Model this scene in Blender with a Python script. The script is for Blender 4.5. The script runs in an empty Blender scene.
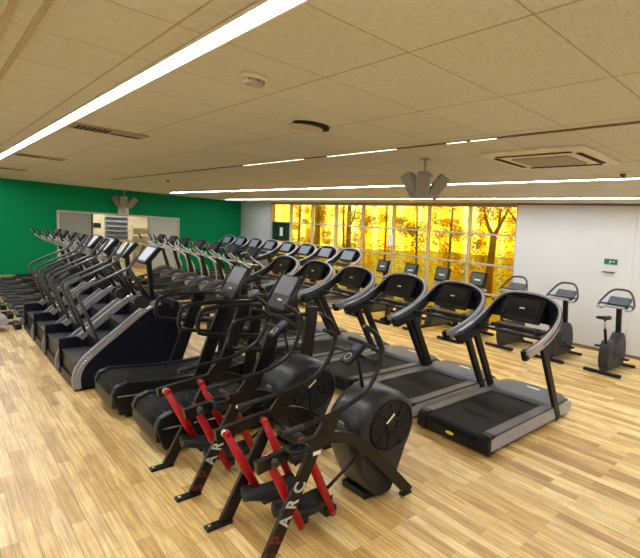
import bpy, bmesh, math, random
from mathutils import Vector, Matrix
random.seed(7)
PI = math.pi
scn = bpy.context.scene
col = scn.collection

# ------------------------------------------------------------------ materials
def nt(name):
    m = bpy.data.materials.new(name); m.use_nodes = True
    t = m.node_tree
    return m, t, t.nodes['Principled BSDF']

def mat(name, c, rough=.5, metal=0., var=.12, scale=18., bump=0., coat=0., spec=.5):
    m, t, b = nt(name)
    b.inputs['Roughness'].default_value = rough
    b.inputs['Metallic'].default_value = metal
    b.inputs['Coat Weight'].default_value = coat
    b.inputs['Specular IOR Level'].default_value = spec
    tc = t.nodes.new('ShaderNodeTexCoord')
    n = t.nodes.new('ShaderNodeTexNoise'); n.inputs['Scale'].default_value = scale
    n.inputs['Detail'].default_value = 3
    t.links.new(tc.outputs['Object'], n.inputs['Vector'])
    mx = t.nodes.new('ShaderNodeMix'); mx.data_type = 'RGBA'
    mx.inputs[6].default_value = (*[v*(1-var) for v in c], 1)
    mx.inputs[7].default_value = (*[min(1, v*(1+var)) for v in c], 1)
    t.links.new(n.outputs['Fac'], mx.inputs[0])
    t.links.new(mx.outputs[2], b.inputs['Base Color'])
    if bump:
        bp = t.nodes.new('ShaderNodeBump'); bp.inputs['Strength'].default_value = bump
        bp.inputs['Distance'].default_value = .004
        t.links.new(n.outputs['Fac'], bp.inputs['Height'])
        t.links.new(bp.outputs['Normal'], b.inputs['Normal'])
    return m

def emis(name, c, s, base=(.5, .5, .5)):
    m, t, b = nt(name)
    b.inputs['Base Color'].default_value = (*base, 1)
    b.inputs['Emission Color'].default_value = (*c, 1)
    b.inputs['Emission Strength'].default_value = s
    return m

BLACK = mat('black plastic', (.006, .0065, .009), .42, bump=.15, scale=60, spec=.28)
BLACKM = mat('black painted steel', (.008, .0077, .008), .35, spec=.35)
BROWNM = mat('dark bronze steel', (.010, .007, .0058), .36, spec=.35)
NAVY = mat('navy black panel', (.004, .005, .011), .5, spec=.2)
RUBBER = mat('black rubber', (.007, .007, .008), .6, bump=.3, scale=90)
BELT = mat('running belt', (.010, .0102, .0115), .7, bump=.3, scale=120, spec=.18)
GREYP = mat('light grey plastic', (.35, .355, .38), .35)
GREYD = mat('mid grey plastic', (.045, .047, .055), .4, spec=.4)
GREYR = mat('grey deck rail', (.085, .084, .088), .45)
SILVER = mat('silver trim', (.50, .51, .54), .3, .55)
BRIGHT = mat('bright metal', (.75, .75, .77), .2, .8)
RED = mat('red paint', (.40, .004, .008), .32, coat=.15, var=.06, spec=.3)
DRED = mat('dark red lettering', (.26, .012, .012), .4)
WHITE = mat('white lettering', (.8, .8, .8), .5, var=.02)
YEL = mat('yellow badge', (.85, .75, .05), .4)
SCREEN = mat('dark glossy screen', (.010, .011, .015), .12, var=.02)
PAD = mat('bluish black vinyl', (.022, .028, .038), .4)
GREENH = mat('olive grey shell', (.05, .055, .05), .4)
LSCREEN = emis('lit screen', (.62, .68, .8), .11, (.10, .13, .15))
LSCREEN3 = emis('bright screen', (.62, .68, .8), .32, (.2, .22, .25))
LSCREEN2 = emis('blue grey screen', (.35, .4, .6), .02, (.04, .045, .07))
WPANEL = mat('white wall paint', (.72, .73, .74), .6, var=.03, scale=3)
GPANEL = mat('grey wall paint', (.50, .53, .53), .6, var=.03, scale=3)
GREENW = mat('green wall paint', (.0, .25, .10), .6, var=.05, scale=2, spec=.12)
CREAM = mat('cream paint', (.78, .70, .52), .6, var=.04)
TAN = mat('tan metal trim', (.36, .27, .14), .5)
FRAME = mat('beige window frame', (.50, .45, .36), .5, var=.04)
CGREY = mat('speaker grey', (.34, .335, .27), .6)
CEILW = mat('ceiling fitting', (.80, .73, .60), .6, var=.04)
DARK = mat('dark slot', (.01, .009, .008), .8)
LIGHT = emis('strip diffuser', (.94, .97, 1.), 31.)
LIGHTS = emis('small strip diffuser', (1., .9, .62), 1.6)
GREENS = mat('green sign', (.01, .17, .09), .4)
BARK = mat('bark', (.17, .12, .07), .9, bump=.8, scale=9, var=.4)
LEAF = mat('leaves', (.44, .42, .17), .7, var=.5, scale=1.5)
LEAF2 = mat('brown leaves', (.46, .38, .15), .7, var=.5, scale=1.5)
GRASS = mat('grass', (.30, .32, .12), .9, var=.5, scale=3)

def wood_floor():
    m, t, b = nt('strip wood floor'); N = t.nodes.new; L = t.links.new
    tc = N('ShaderNodeTexCoord')
    br = N('ShaderNodeTexBrick'); br.offset = .37; br.offset_frequency = 2; br.squash = 1
    br.inputs['Scale'].default_value = 1
    br.inputs['Brick Width'].default_value = .75; br.inputs['Row Height'].default_value = .075
    br.inputs['Mortar Size'].default_value = .0012; br.inputs['Mortar Smooth'].default_value = .3
    br.inputs['Color1'].default_value = (0, 0, 0, 1); br.inputs['Color2'].default_value = (1, 1, 1, 1)
    br.inputs['Mortar'].default_value = (.5, .5, .5, 1)
    L(tc.outputs['Object'], br.inputs['Vector'])
    # second brick, shifted, to break up the row rhythm
    ramp = N('ShaderNodeValToRGB'); r = ramp.color_ramp
    r.elements[0].position = 0; r.elements[0].color = (.52, .33, .12, 1)
    r.elements[1].position = 1; r.elements[1].color = (.93, .77, .41, 1)
    e = r.elements.new(.3); e.color = (.70, .49, .19, 1)
    e = r.elements.new(.6); e.color = (.85, .64, .275, 1)
    L(br.outputs['Color'], ramp.inputs['Fac'])
    mp = N('ShaderNodeMapping'); mp.inputs['Scale'].default_value = (1.4, 44, 1)
    L(tc.outputs['Object'], mp.inputs['Vector'])
    n = N('ShaderNodeTexNoise'); n.inputs['Scale'].default_value = 1.5; n.inputs['Detail'].default_value = 6
    n.inputs['Distortion'].default_value = .8
    L(mp.outputs[0], n.inputs['Vector'])
    cr = N('ShaderNodeValToRGB'); cr.color_ramp.elements[0].position = .32; cr.color_ramp.elements[0].color = (.70, .60, .46, 1)
    cr.color_ramp.elements[1].position = .62; cr.color_ramp.elements[1].color = (1.1, 1.06, 1.0, 1)
    L(n.outputs['Fac'], cr.inputs['Fac'])
    mp2 = N('ShaderNodeMapping'); mp2.inputs['Scale'].default_value = (1.2, 4, 1)
    L(tc.outputs['Object'], mp2.inputs['Vector'])
    n2 = N('ShaderNodeTexNoise'); n2.inputs['Scale'].default_value = 2.2; n2.inputs['Detail'].default_value = 3
    L(mp2.outputs[0], n2.inputs['Vector'])
    cr2 = N('ShaderNodeValToRGB'); cr2.color_ramp.elements[0].position = .35; cr2.color_ramp.elements[0].color = (.84, .78, .72, 1)
    cr2.color_ramp.elements[1].position = .6; cr2.color_ramp.elements[1].color = (1, 1, 1, 1)
    L(n2.outputs['Fac'], cr2.inputs['Fac'])
    m1 = N('ShaderNodeMix'); m1.data_type = 'RGBA'; m1.blend_type = 'MULTIPLY'; m1.inputs[0].default_value = 1
    L(ramp.outputs[0], m1.inputs[6]); L(cr.outputs[0], m1.inputs[7])
    m2 = N('ShaderNodeMix'); m2.data_type = 'RGBA'; m2.blend_type = 'MULTIPLY'; m2.inputs[0].default_value = 1
    L(m1.outputs[2], m2.inputs[6]); L(cr2.outputs[0], m2.inputs[7])
    m3 = N('ShaderNodeMix'); m3.data_type = 'RGBA'; m3.blend_type = 'MIX'
    L(br.outputs['Fac'], m3.inputs[0]); L(m2.outputs[2], m3.inputs[6]); m3.inputs[7].default_value = (.24, .12, .05, 1)
    L(m3.outputs[2], b.inputs['Base Color'])
    b.inputs['Roughness'].default_value = .38
    bp = N('ShaderNodeBump'); bp.inputs['Strength'].default_value = .12; bp.inputs['Distance'].default_value = .003
    L(n.outputs['Fac'], bp.inputs['Height']); L(bp.outputs[0], b.inputs['Normal'])
    return m

def ceiling_mat():
    m, t, b = nt('ceiling tiles'); N = t.nodes.new; L = t.links.new
    tc = N('ShaderNodeTexCoord')
    mp = N('ShaderNodeMapping'); mp.inputs['Location'].default_value = (.96, 0., 0)
    L(tc.outputs['Object'], mp.inputs['Vector'])
    br = N('ShaderNodeTexBrick'); br.offset = 0; br.squash = 1; br.inputs['Scale'].default_value = 1
    br.inputs['Brick Width'].default_value = .665; br.inputs['Row Height'].default_value = .665
    br.inputs['Mortar Size'].default_value = .006; br.inputs['Mortar Smooth'].default_value = .4
    br.inputs['Color1'].default_value = (.70, .71, .65, 1); br.inputs['Color2'].default_value = (.665, .67, .61, 1)
    br.inputs['Mortar'].default_value = (.45, .39, .27, 1)
    L(mp.outputs[0], br.inputs['Vector'])
    # fine woven texture of the tiles
    w = N('ShaderNodeTexNoise'); w.inputs['Scale'].default_value = 140; w.inputs['Detail'].default_value = 2
    mp2 = N('ShaderNodeMapping'); mp2.inputs['Scale'].default_value = (1, .25, 1); L(tc.outputs['Object'], mp2.inputs['Vector'])
    L(mp2.outputs[0], w.inputs['Vector'])
    cr = N('ShaderNodeValToRGB'); cr.color_ramp.elements[0].position = .35; cr.color_ramp.elements[0].color = (.86, .85, .83, 1)
    cr.color_ramp.elements[1].position = .6; cr.color_ramp.elements[1].color = (1, 1, 1, 1)
    L(w.outputs['Fac'], cr.inputs['Fac'])
    mx = N('ShaderNodeMix'); mx.data_type = 'RGBA'; mx.blend_type = 'MULTIPLY'; mx.inputs[0].default_value = 1
    L(br.outputs['Color'], mx.inputs[6]); L(cr.outputs[0], mx.inputs[7])
    L(mx.outputs[2], b.inputs['Base Color']); b.inputs['Roughness'].default_value = .8
    return m

def film_mat():
    m = bpy.data.materials.new('yellow film glass'); m.use_nodes = True; t = m.node_tree
    t.nodes.clear(); N = t.nodes.new; L = t.links.new
    o = N('ShaderNodeOutputMaterial'); tr = N('ShaderNodeBsdfTransparent'); g = N('ShaderNodeBsdfGlossy'); mx = N('ShaderNodeMixShader')
    tc = N('ShaderNodeTexCoord'); mp = N('ShaderNodeMapping'); mp.inputs['Scale'].default_value = (3, 1, .25)
    n = N('ShaderNodeTexNoise'); n.inputs['Scale'].default_value = 1.3; n.inputs['Detail'].default_value = 3
    cr = N('ShaderNodeValToRGB'); cr.color_ramp.elements[0].color = (1., .65, .06, 1); cr.color_ramp.elements[1].color = (1., .92, .42, 1)  # paler tint puts whitish haze and highlights into the film colour
    cr.color_ramp.elements[0].position = .35; cr.color_ramp.elements[1].position = .65
    L(tc.outputs['Object'], mp.inputs[0]); L(mp.outputs[0], n.inputs['Vector']); L(n.outputs['Fac'], cr.inputs[0]); L(cr.outputs[0], tr.inputs[0])
    g.inputs['Roughness'].default_value = .05; mx.inputs[0].default_value = .04
    L(tr.outputs[0], mx.inputs[1]); L(g.outputs[0], mx.inputs[2]); L(mx.outputs[0], o.inputs[0])
    return m
FLOOR = wood_floor(); CEIL = ceiling_mat(); FILM = film_mat()

TUBEG = mat('grey handle tube', (.06, .063, .075), .35)
RIMG = mat('pale grey console rim', (.38, .39, .44), .3, .1)
# ------------------------------------------------------------------ mesh builder
class MB:
    def __init__(s): s.bm = bmesh.new()
    def _add(s, b2, mtx=None):
        if mtx is not None: b2.transform(mtx)
        me = bpy.data.meshes.new('tmp'); b2.to_mesh(me); b2.free()
        s.bm.from_mesh(me); bpy.data.meshes.remove(me); return s
    def box(s, x0, x1, y0, y1, z0, z1, bev=.006, mtx=None, seg=2):
        b = bmesh.new(); bmesh.ops.create_cube(b, size=1)
        b.transform(Matrix.Translation(((x0+x1)/2, (y0+y1)/2, (z0+z1)/2)) @ Matrix.Diagonal((abs(x1-x0), abs(y1-y0), abs(z1-z0), 1)))
        if bev: bmesh.ops.bevel(b, geom=b.edges[:], offset=min(bev, .45*min(abs(x1-x0), abs(y1-y0), abs(z1-z0))), segments=seg, affect='EDGES', profile=.6)
        return s._add(b, mtx)
    def prism(s, pts, x0, x1, bev=.006, mtx=None, smooth=False):
        # polygon in (y, z) extruded along x
        b = bmesh.new()
        v = [b.verts.new((x0, y, z)) for y, z in pts]; f = b.faces.new(v)
        r = bmesh.ops.extrude_face_region(b, geom=[f])
        for e in r['geom']:
            if isinstance(e, bmesh.types.BMVert): e.co.x = x1
        bmesh.ops.recalc_face_normals(b, faces=b.faces[:])
        if bev:
            ed = [e for e in b.edges if abs(e.verts[0].co.x-e.verts[1].co.x) < 1e-6]
            bmesh.ops.bevel(b, geom=ed, offset=bev, segments=2, affect='EDGES', profile=.6)
        if smooth:
            for f in b.faces:
                if abs(f.normal.x) < .5: f.smooth = True
        return s._add(b, mtx)
    def tube(s, pts, r, n=10, closed=False, rounds=0, sy=1.):
        P = [Vector(p) for p in pts]
        if rounds: P = smooth_path(P, rounds, closed)
        b = bmesh.new(); rings = []; k = len(P)
        up = None
        for i in range(k):
            a = P[i-1] if (i > 0 or closed) else P[i]
            c = P[(i+1) % k] if (i < k-1 or closed) else P[i]
            d = (c-a).normalized()
            if up is None:
                up = Vector((0, 0, 1)) if abs(d.z) < .9 else Vector((1, 0, 0))
            u = (up - d*up.dot(d)).normalized(); w = d.cross(u); up = u
            rr = r(i/(k-1)) if callable(r) else r
            rings.append([b.verts.new(P[i] + (u*math.cos(2*PI*j/n)*sy + w*math.sin(2*PI*j/n))*rr) for j in range(n)])
        m = k if closed else k-1
        for i in range(m):
            A, B = rings[i], rings[(i+1) % k]
            for j in range(n):
                f = b.faces.new((A[j], A[(j+1) % n], B[(j+1) % n], B[j])); f.smooth = True
        if not closed:
            b.faces.new(rings[0][::-1]); b.faces.new(rings[-1])
        bmesh.ops.recalc_face_normals(b, faces=b.faces[:])
        return s._add(b)
    def bar(s, a, c, w, t, bev=.005):
        # flat bar from a to c in a yz plane: width w in plane, thickness t along x
        a = Vector(a); c = Vector(c); d = (c-a); L = d.length
        ang = math.atan2(d.z, d.y)
        m = Matrix.Translation(a) @ Matrix.Rotation(ang, 4, 'X')
        return s.box(-t/2, t/2, 0, L, -w/2, w/2, bev, m)
    def cyl(s, c, r, h, axis='Z', n=24, r2=None, bev=0):
        b = bmesh.new(); bmesh.ops.create_cone(b, cap_ends=True, segments=n, radius1=r, radius2=r if r2 is None else r2, depth=h)
        for f in b.faces:
            if len(f.verts) == 4: f.smooth = True
        m = {'Z': Matrix(), 'X': Matrix.Rotation(PI/2, 4, 'Y'), 'Y': Matrix.Rotation(-PI/2, 4, 'X')}[axis]
        return s._add(b, Matrix.Translation(c) @ m)
    def ring(s, c, R, r, axis='Z', n=28, k=8):
        P = []
        for i in range(n):
            a = 2*PI*i/n; q = (R*math.cos(a), R*math.sin(a))
            P.append(Vector(c)+Vector({'Z': (q[0], q[1], 0), 'X': (0, q[0], q[1]), 'Y': (q[0], 0, q[1])}[axis]))
        return s.tube(P, r, k, closed=True)
    def ball(s, c, r, sc=(1, 1, 1), n=16, mtx=None):
        b = bmesh.new(); bmesh.ops.create_uvsphere(b, u_segments=n, v_segments=n//2+2, radius=r)
        for f in b.faces: f.smooth = True
        m = Matrix.Translation(c) @ (mtx or Matrix()) @ Matrix.Diagonal((*sc, 1))
        return s._add(b, m)
    def strip(s, A, B, smooth=True):
        b = bmesh.new(); va = [b.verts.new(p) for p in A]; vb = [b.verts.new(p) for p in B]
        for i in range(len(A)-1):
            f = b.faces.new((va[i], va[i+1], vb[i+1], vb[i])); f.smooth = smooth
        return s._add(b)
    def build(s, name, m, parent=None, solid=0):
        me = bpy.data.meshes.new(name); s.bm.to_mesh(me); s.bm.free(); me.materials.append(m)
        o = bpy.data.objects.new(name, me); col.objects.link(o)
        if parent is not None: o.parent = parent
        if solid:
            md = o.modifiers.new('solid', 'SOLIDIFY'); md.thickness = solid; md.offset = 0
        return o

def smooth_path(P, it, closed=False):
    for _ in range(it):
        Q = []
        k = len(P)
        if not closed: Q.append(P[0])
        rng = range(k if closed else k-1)
        for i in rng:
            a, b = P[i], P[(i+1) % k]
            if closed or i > 0: Q.append(a.lerp(b, .25))
            if closed or i < k-2: Q.append(a.lerp(b, .75))
        if not closed: Q.append(P[-1])
        P = Q
    return P

def thing(name, label, cat, loc=(0, 0, 0), group=None):
    o = bpy.data.objects.new(name, None); col.objects.link(o); o.location = loc
    o.empty_display_size = .1
    o['label'] = label; o['category'] = cat
    if group: o['group'] = group
    return o
def tag(o, label, cat, group=None, kind=None):
    o['label'] = label; o['category'] = cat
    if group: o['group'] = group
    if kind: o['kind'] = kind
    return o
def struct(o): o['kind'] = 'structure'; return o
def dup(root, loc, label, scale=None):
    def cp(o, par):
        c = o.copy(); col.objects.link(c)
        if par is not None: c.parent = par
        for ch in o.children: cp(ch, c)
        return c
    r = cp(root, None); r.location = loc; r['label'] = label
    if scale: r.scale = (scale,)*3
    return r

def text_mesh(txt, size, ext=.001):
    cu = bpy.data.curves.new('t', 'FONT'); cu.body = txt; cu.size = size; cu.extrude = ext
    cu.align_x = 'CENTER'; cu.align_y = 'CENTER'
    o = bpy.data.objects.new('t', cu); col.objects.link(o)
    dg = bpy.context.evaluated_depsgraph_get(); me = bpy.data.meshes.new_from_object(o.evaluated_get(dg))
    bpy.data.objects.remove(o); bpy.data.curves.remove(cu)
    return me
def put_text(b, txt, size, mtx, bold=0):
    me = text_mesh(txt, size); b2 = bmesh.new(); b2.from_mesh(me); bpy.data.meshes.remove(me)
    return b._add(b2, mtx)

# ------------------------------------------------------------------ the setting
XL, YB, H = -19.48, 7.85, 2.79
XR, YF = 2.6, -4.2
def plain(name, x0, x1, y0, y1, z0, z1, m, bev=0, parent=None):
    o = MB().box(x0, x1, y0, y1, z0, z1, bev).build(name, m, parent)
    if parent is None: struct(o)
    return o
plain('floor', XL-1.9, XR, YF, YB+.05, -.08, 0, FLOOR)
plain('ceiling', XL-.1, XR, YF, YB+.1, H, H+.1, CEIL)
plain('wall_front', XL, XR, YF-.1, YF, 0, H, WPANEL)
plain('wall_right', XR, XR+.1, YF, YB, 0, H, WPANEL)
# back wall: grey stub, glazing, white panelled part
WX0, WX1 = -16.88, -5.72
b = MB(); b.box(XL, WX0, YB, YB+.12, 0, H, 0)
struct(b.build('wall_back', GPANEL))
b = MB(); b.box(WX1, -3.068, YB-.02, YB+.12, 0, H, .003); b.box(-3.062, -.40, YB-.02, YB+.12, 0, H, .003); b.box(-.394, XR, YB-.02, YB+.12, 0, H, .003)
struct(b.build('wall_back_panel', WPANEL))
plain('baseboard_back', WX1, XR, YB-.035, YB-.02, 0, .06, mat('brown skirting', (.22, .17, .12), .5), .003)
plain('trim_1', WX0, WX1, YB-.03, YB+.1, 2.715, H, TAN, .004)
plain('trim_2', WX1, XR, YB-.05, YB-.02, H-.035, H, mat('dark brown trim', (.16, .11, .07), .6), 0)  # brownish trim strip where the ceiling meets the white wall
plain('trim_3', WX0-.03, WX0, YB-.02, YB+.12, 0, 2.74, TAN, 0)
# left wall with an opening, y 2.61..5.71
def leftwall():
    b = MB(); b.box(XL-.12, XL, YF, 2.58, 0, H, 0); b.box(XL-.12, XL, 5.74, YB, 0, H, 0); b.box(XL-.12, XL, 2.58, 5.74, 1.95, H, 0)
    struct(b.build('wall_left', GREENW))
leftwall()
# the glazed opening in the green wall
b = MB()
b.box(XL-.1, XL+.03, 2.56, 5.76, 1.93, 1.99, .004); b.box(XL-.1, XL+.03, 2.56, 2.62, 0, 1.95, .004); b.box(XL-.1, XL+.03, 5.70, 5.76, 0, 1.95, .004)
d1 = struct(b.build('door_1', mat('pale door frame', (.55, .57, .50), .5)))
MB().box(XL-.06, XL-.02, 2.62, 3.36, 0, 1.93, .004).build('side_panel', mat('grey sliding panel', (.33, .36, .34), .55), d1)
MB().box(XL-.06, XL-.02, 4.88, 5.70, 0, 1.93, .004).build('side_panel', mat('pale sliding panel', (.50, .52, .49), .55), d1)
MB().box(XL-.06, XL, 3.36, 3.40, 0, 1.93, .003).build('door_frame', GREYD, d1)
MB().box(XL-.06, XL, 4.84, 4.88, 0, 1.93, .003).build('door_frame', GREYP, d1)
# the small room seen through it
b = MB(); b.box(XL-1.9, XL-1.8, 2.2, 6.1, 0, 2.4, 0); b.box(XL-1.8, XL-.12, 2.1, 2.2, 0, 2.4, 0); b.box(XL-1.8, XL-.12, 6.0, 6.1, 0, 2.4, 0); b.box(XL-1.8, XL-.12, 2.1, 6.1, 2.4, 2.5, 0)
struct(b.build('wall_back_room', CREAM))
st = thing('strip_light', 'unseen strip light added to brighten the cream room behind the green wall', 'light', (XL-.9, 4.1, 2.4))  # unseen lamp added to brighten the small room
MB().box(-.05, .05, -.8, .8, -.05, 0, .004).build('housing', WHITE, st)
MB().box(-.04, .04, -.78, .78, -.06, -.05, 0).build('diffuser', emis('added back room glow', (1, .93, .78), 40), st)
sh = thing('wall_rack', 'dark slatted rack on the cream wall seen through the opening', 'rack', (XL-1.8, 4.35, 1.05))
for k in range(5):
    MB().box(0, .10, -.3, .3, .08+.17*k, .13+.17*k, .004).build('slat', mat('rack slat', (.05, .06, .10), .5) if k == 0 else bpy.data.materials['rack slat'], sh)
MB().box(0, .02, -.33, .33, 0, .95, .003).build('back_board', mat('rack board', (.35, .38, .44), .5), sh)
for k, yy in enumerate((3.35, 3.72)):
    p = tag(MB().box(XL-1.8, XL-1.775, yy, yy+.2, 1.45, 1.62, .003).build('wall_plaque', DARK),
            'small dark plaque on the cream wall, ' + ('farther from' if k == 0 else 'nearer to') + ' the slatted rack', 'plaque', 'plaques in the cream room')
sh2 = thing('shelf_unit', 'cream open shelf unit on the cream wall behind the opening', 'shelf', (XL-1.8, 5.1, .3))
for k in range(5): MB().box(0, .18, -.32, .32, .3*k, .3*k+.03, .003).build('shelf', CREAM, sh2)
for s in (-1, 1): MB().box(0, .18, s*.32-.012, s*.32+.012, 0, 1.3, .003).build('side_panel', CREAM, sh2)

# windows
ncol = 8; cw = (WX1-WX0)/ncol; rows = [0.04, .72, 1.40, 2.09, 2.715]
bf = .028
for i in range(ncol):
    x0 = WX0+i*cw; x1 = x0+cw
    b = MB()
    b.box(x0-bf, x0+bf, YB-.02, YB+.07, 0, 2.72, .003)
    if i == ncol-1: b.box(x1-bf, x1+bf*.2, YB-.02, YB+.07, 0, 2.72, .003)
    for z in rows[:-1]: b.box(x0+bf, x1-bf, YB-.01, YB+.06, z-.02, z+.02, .003)
    w = struct(b.build('window_%d' % (i+1), FRAME))
    for j in range(4):
        if i == 0 and j == 2: continue
        MB().box(x0+.01, x1-.01, YB+.03, YB+.036, rows[j]+.01, rows[j+1]-.005, 0).build('pane', FILM, w)
    if i == 0:
        MB().box(x0+bf, x1-bf, YB+.02, YB+.05, 1.42, 2.07, .003).build('dark_pane', mat('dark pane', (.012, .022, .018), .15), w)
n = MB(); n.box(0, .20, -.012, 0, 0, .30, .002)
tag(n.build('paper_notice', WHITE), 'white paper notice on the dark window pane beside the grey wall', 'notice', 'paper notices on the window').location = (WX0+.62, YB+.019, 1.6)
o = bpy.data.objects['paper_notice'].copy(); col.objects.link(o); o.location = (-10.06, YB-.018, 1.62); o['label'] = 'white paper notice on the yellow window, half way along the glazing'

# outside
gr = plain('ground', -40, 12, YB+.15, 40, -.12, -.02, GRASS)
w = bpy.data.worlds.new('World'); scn.world = w; w.use_nodes = True; wt = w.node_tree
sky = wt.nodes.new('ShaderNodeTexSky'); sky.sky_type = 'NISHITA'; sky.sun_disc = False; sky.sun_elevation = math.radians(35)
mixw = wt.nodes.new('ShaderNodeMix'); mixw.data_type = 'RGBA'; mixw.inputs[0].default_value = .85
wt.links.new(sky.outputs[0], mixw.inputs[6]); mixw.inputs[7].default_value = (1, .97, .92, 1)
wt.links.new(mixw.outputs[2], wt.nodes['Background'].inputs[0]); wt.nodes['Background'].inputs[1].default_value = 1.15

def tree(name, x, y, trunk, r0, leafm, leafy, label, crown):
    t = thing(name, label, 'tree', (x, y, -.02), 'trees outside the yellow windows')
    b = MB()
    for pts, ra, rb in trunk:
        b.tube(pts, lambda u, ra=ra, rb=rb: ra+(rb-ra)*u, 9, rounds=1)
    b.build('trunk', BARK, t)
    bm = bmesh.new()
    rnd = random.Random(int(abs(x)*100))
    crown = [(rnd.uniform(-.8, .8), rnd.uniform(-.3, .5), rnd.uniform(.5, 3.3) if r0 < .13 else rnd.uniform(2.1, 3.4), rnd.uniform(.25, .55), rnd.uniform(.15, .4), 95) for _ in range(10 if leafy else 4)]
    for cx, cy, cz, rx, rz, n in crown:
        for _ in range(int(n*2.6)):
            while True:
                p = Vector((random.uniform(-1, 1), random.uniform(-1, 1), random.uniform(-1, 1)))
                if p.length < 1: break
            c = Vector((cx+p.x*rx, cy+p.y*rx*.6, cz+p.z*rz))
            s = random.uniform(.025, .055)
            m = Matrix.Rotation(random.uniform(0, 6.3), 3, 'Z') @ Matrix.Rotation(random.uniform(0, 6.3), 3, 'X')
            v = [bm.verts.new(c+m @ Vector(q)*s) for q in ((-1, 0, 0), (0, -.5, .15), (1, 0, 0), (0, .5, .15))]
            bm.faces.new(v)
    me = bpy.data.meshes.new('foliage'); bm.to_mesh(me); bm.free(); me.materials.append(leafm)
    f = bpy.data.objects.new('foliage', me); col.objects.link(f); f.parent = t; f['kind'] = 'stuff'
# forked tree (seen at px 460) and leaning tree (px 500), then slimmer ones
tree('tree', -9.75, 11.9, [([(0, 0, 0), (.02, 0, .9), (.08, 0, 1.6), (.10, 0, 2.1)], .15, .12), ([(.1, 0, 2.05), (-.2, 0, 2.5), (-.55, .1, 3.2)], .09, .03), ([(.1, 0, 2.05), (.3, 0, 2.4), (.75, 0, 3.1)], .09, .03), ([(.3, 0, 2.4), (.3, .1, 3.4)], .05, .02)], .15, LEAF2, 1,
     'forked brown tree outside, second trunk from the right end of the glazing', [(-.8, .3, 3.0, .9, .5, 420), (.9, .2, 2.9, .8, .55, 380), (0, .8, 1.5, 1.2, .5, 200)])
tree('tree', -7.55, 10.9, [([(-.35, 0, 0), (-.2, 0, .6), (.0, 0, 1.0), (.05, 0, 1.9), (.14, 0, 3.4)], .2, .12), ([(.05, 0, 1.7), (-.5, .1, 2.6), (-1, .2, 3.0)], .06, .02)], .2, LEAF2, 1,
     'leaning brown tree outside, nearest to the white wall', [(-.7, .4, 3.0, .8, .45, 380), (.5, .2, 3.2, .7, .4, 300), (.1, .4, .75, 1.0, .35, 500)])
xs = [(-11.2, 12.4, .05), (-12.6, 12.8, .06), (-13.9, 12.3, .05), (-15.6, 12.0, .05), (-17.0, 11.9, .06), (-18.6, 12.2, .14), (-19.4, 12.5, .06), (-21.0, 12.0, .17), (-21.9, 12.6, .07), (-23.2, 12.2, .06), (-10.3, 14.5, .07), (-6.3, 13.0, .09)]
nm = ['slim sapling outside the glazing, directly right of the hanging notice', 'slim sapling outside, behind the hanging notice', 'slim pale sapling outside, left of the hanging notice',
      'thin bare tree outside, left of the pale sapling', 'thin leafy tree outside, right of the thick dark trunks', 'thick dark trunk outside, the right one of the two thick trunks',
      'thin trunk standing between the two thick dark trunks outside', 'thick dark trunk outside, the left one of the two thick trunks', 'thin trunk just left of the two thick dark trunks outside',
      'leafy thin tree outside behind the leftmost yellow panes', 'distant tree outside, behind and left of the forked tree', 'tree outside beyond the leaning tree, mostly behind the white wall']
for (x, y, r), lb in zip(xs, nm):
    l = random.uniform(-.25, .25)
    big = x > -14.5 or x < -21.5 or x == -17.0
    cr = [(l, 0, 3.1, .75, .5, 260), (l*.4, .3, 1.1, .8, .6, 170)] if big else [(l, 0, 3.2, .5, .3, 120), (0, .3, .9, .5, .5, 60)]
    tree('tree', x, y, [([(0, 0, 0), (l*.3, 0, 1.2), (l*.5, 0, 2.2), (l, 0, 3.8)], r, r*.6), ([(l*.5, 0, 2.0), (l+.2, .1, 2.5), (l+.35, .2, 3.3)], r*.3, .01), ([(l*.4, 0, 1.5), (l-.15, .1, 2.1), (l-.4, .2, 3.0)], r*.3, .01)], r, LEAF if big else LEAF2, big, lb, cr)
# hedge masses low outside
bm = bmesh.new()
for _ in range(5200):
    x = random.uniform(-33, -7); y = random.uniform(15.0, 16.0); z = abs(random.gauss(0, .8))
    c = Vector((x, y, z)); s = random.uniform(.04, .10)
    m = Matrix.Rotation(random.uniform(0, 6.3), 3, 'Z') @ Matrix.Rotation(random.uniform(0, 6.3), 3, 'X')
    bm.faces.new([bm.verts.new(c+m @ Vector(q)*s) for q in ((-1, 0, 0), (0, -.5, .15), (1, 0, 0), (0, .5, .15))])
me = bpy.data.meshes.new('undergrowth'); bm.to_mesh(me); bm.free(); me.materials.append(LEAF)
o = bpy.data.objects.new('undergrowth', me); col.objects.link(o); tag(o, 'low leafy undergrowth between the trees outside the yellow windows', 'shrubs', kind='stuff')

# ------------------------------------------------------------------ ceiling fittings
def strip(y, x0, x1, wd, label):
    t = thing('strip_light', label, 'light', ((x0+x1)/2, y, H), 'long ceiling strip lights')
    L = (x1-x0)/2
    b = MB(); b.box(-L, L, -wd/2-.010, wd/2+.010, -.004, .0, 0); b.box(-L, L, -wd/2-.010, -wd/2, -.014, .0, 0); b.box(-L, L, wd/2, wd/2+.010, -.014, .0, 0); b.build('housing', CEILW, t)
    MB().box(-L, L, -wd/2, wd/2, -.012, -.004, 0).build('diffuser', LIGHT, t)
strip(.80, XL+.1, 2.3, .066, 'long bright ceiling strip light running diagonally across the top left, nearest the viewer')
strip(4.92, -17.4, 2.3, .075, 'long ceiling strip light passing behind the hanging speaker cluster')
strip(6.85, -18.3, 2.3, .06, 'long ceiling strip light closest to the yellow windows')
strip(-3.0, -18.0, 2.3, .10, 'long ceiling strip light above the empty floor behind the viewer')
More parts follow.
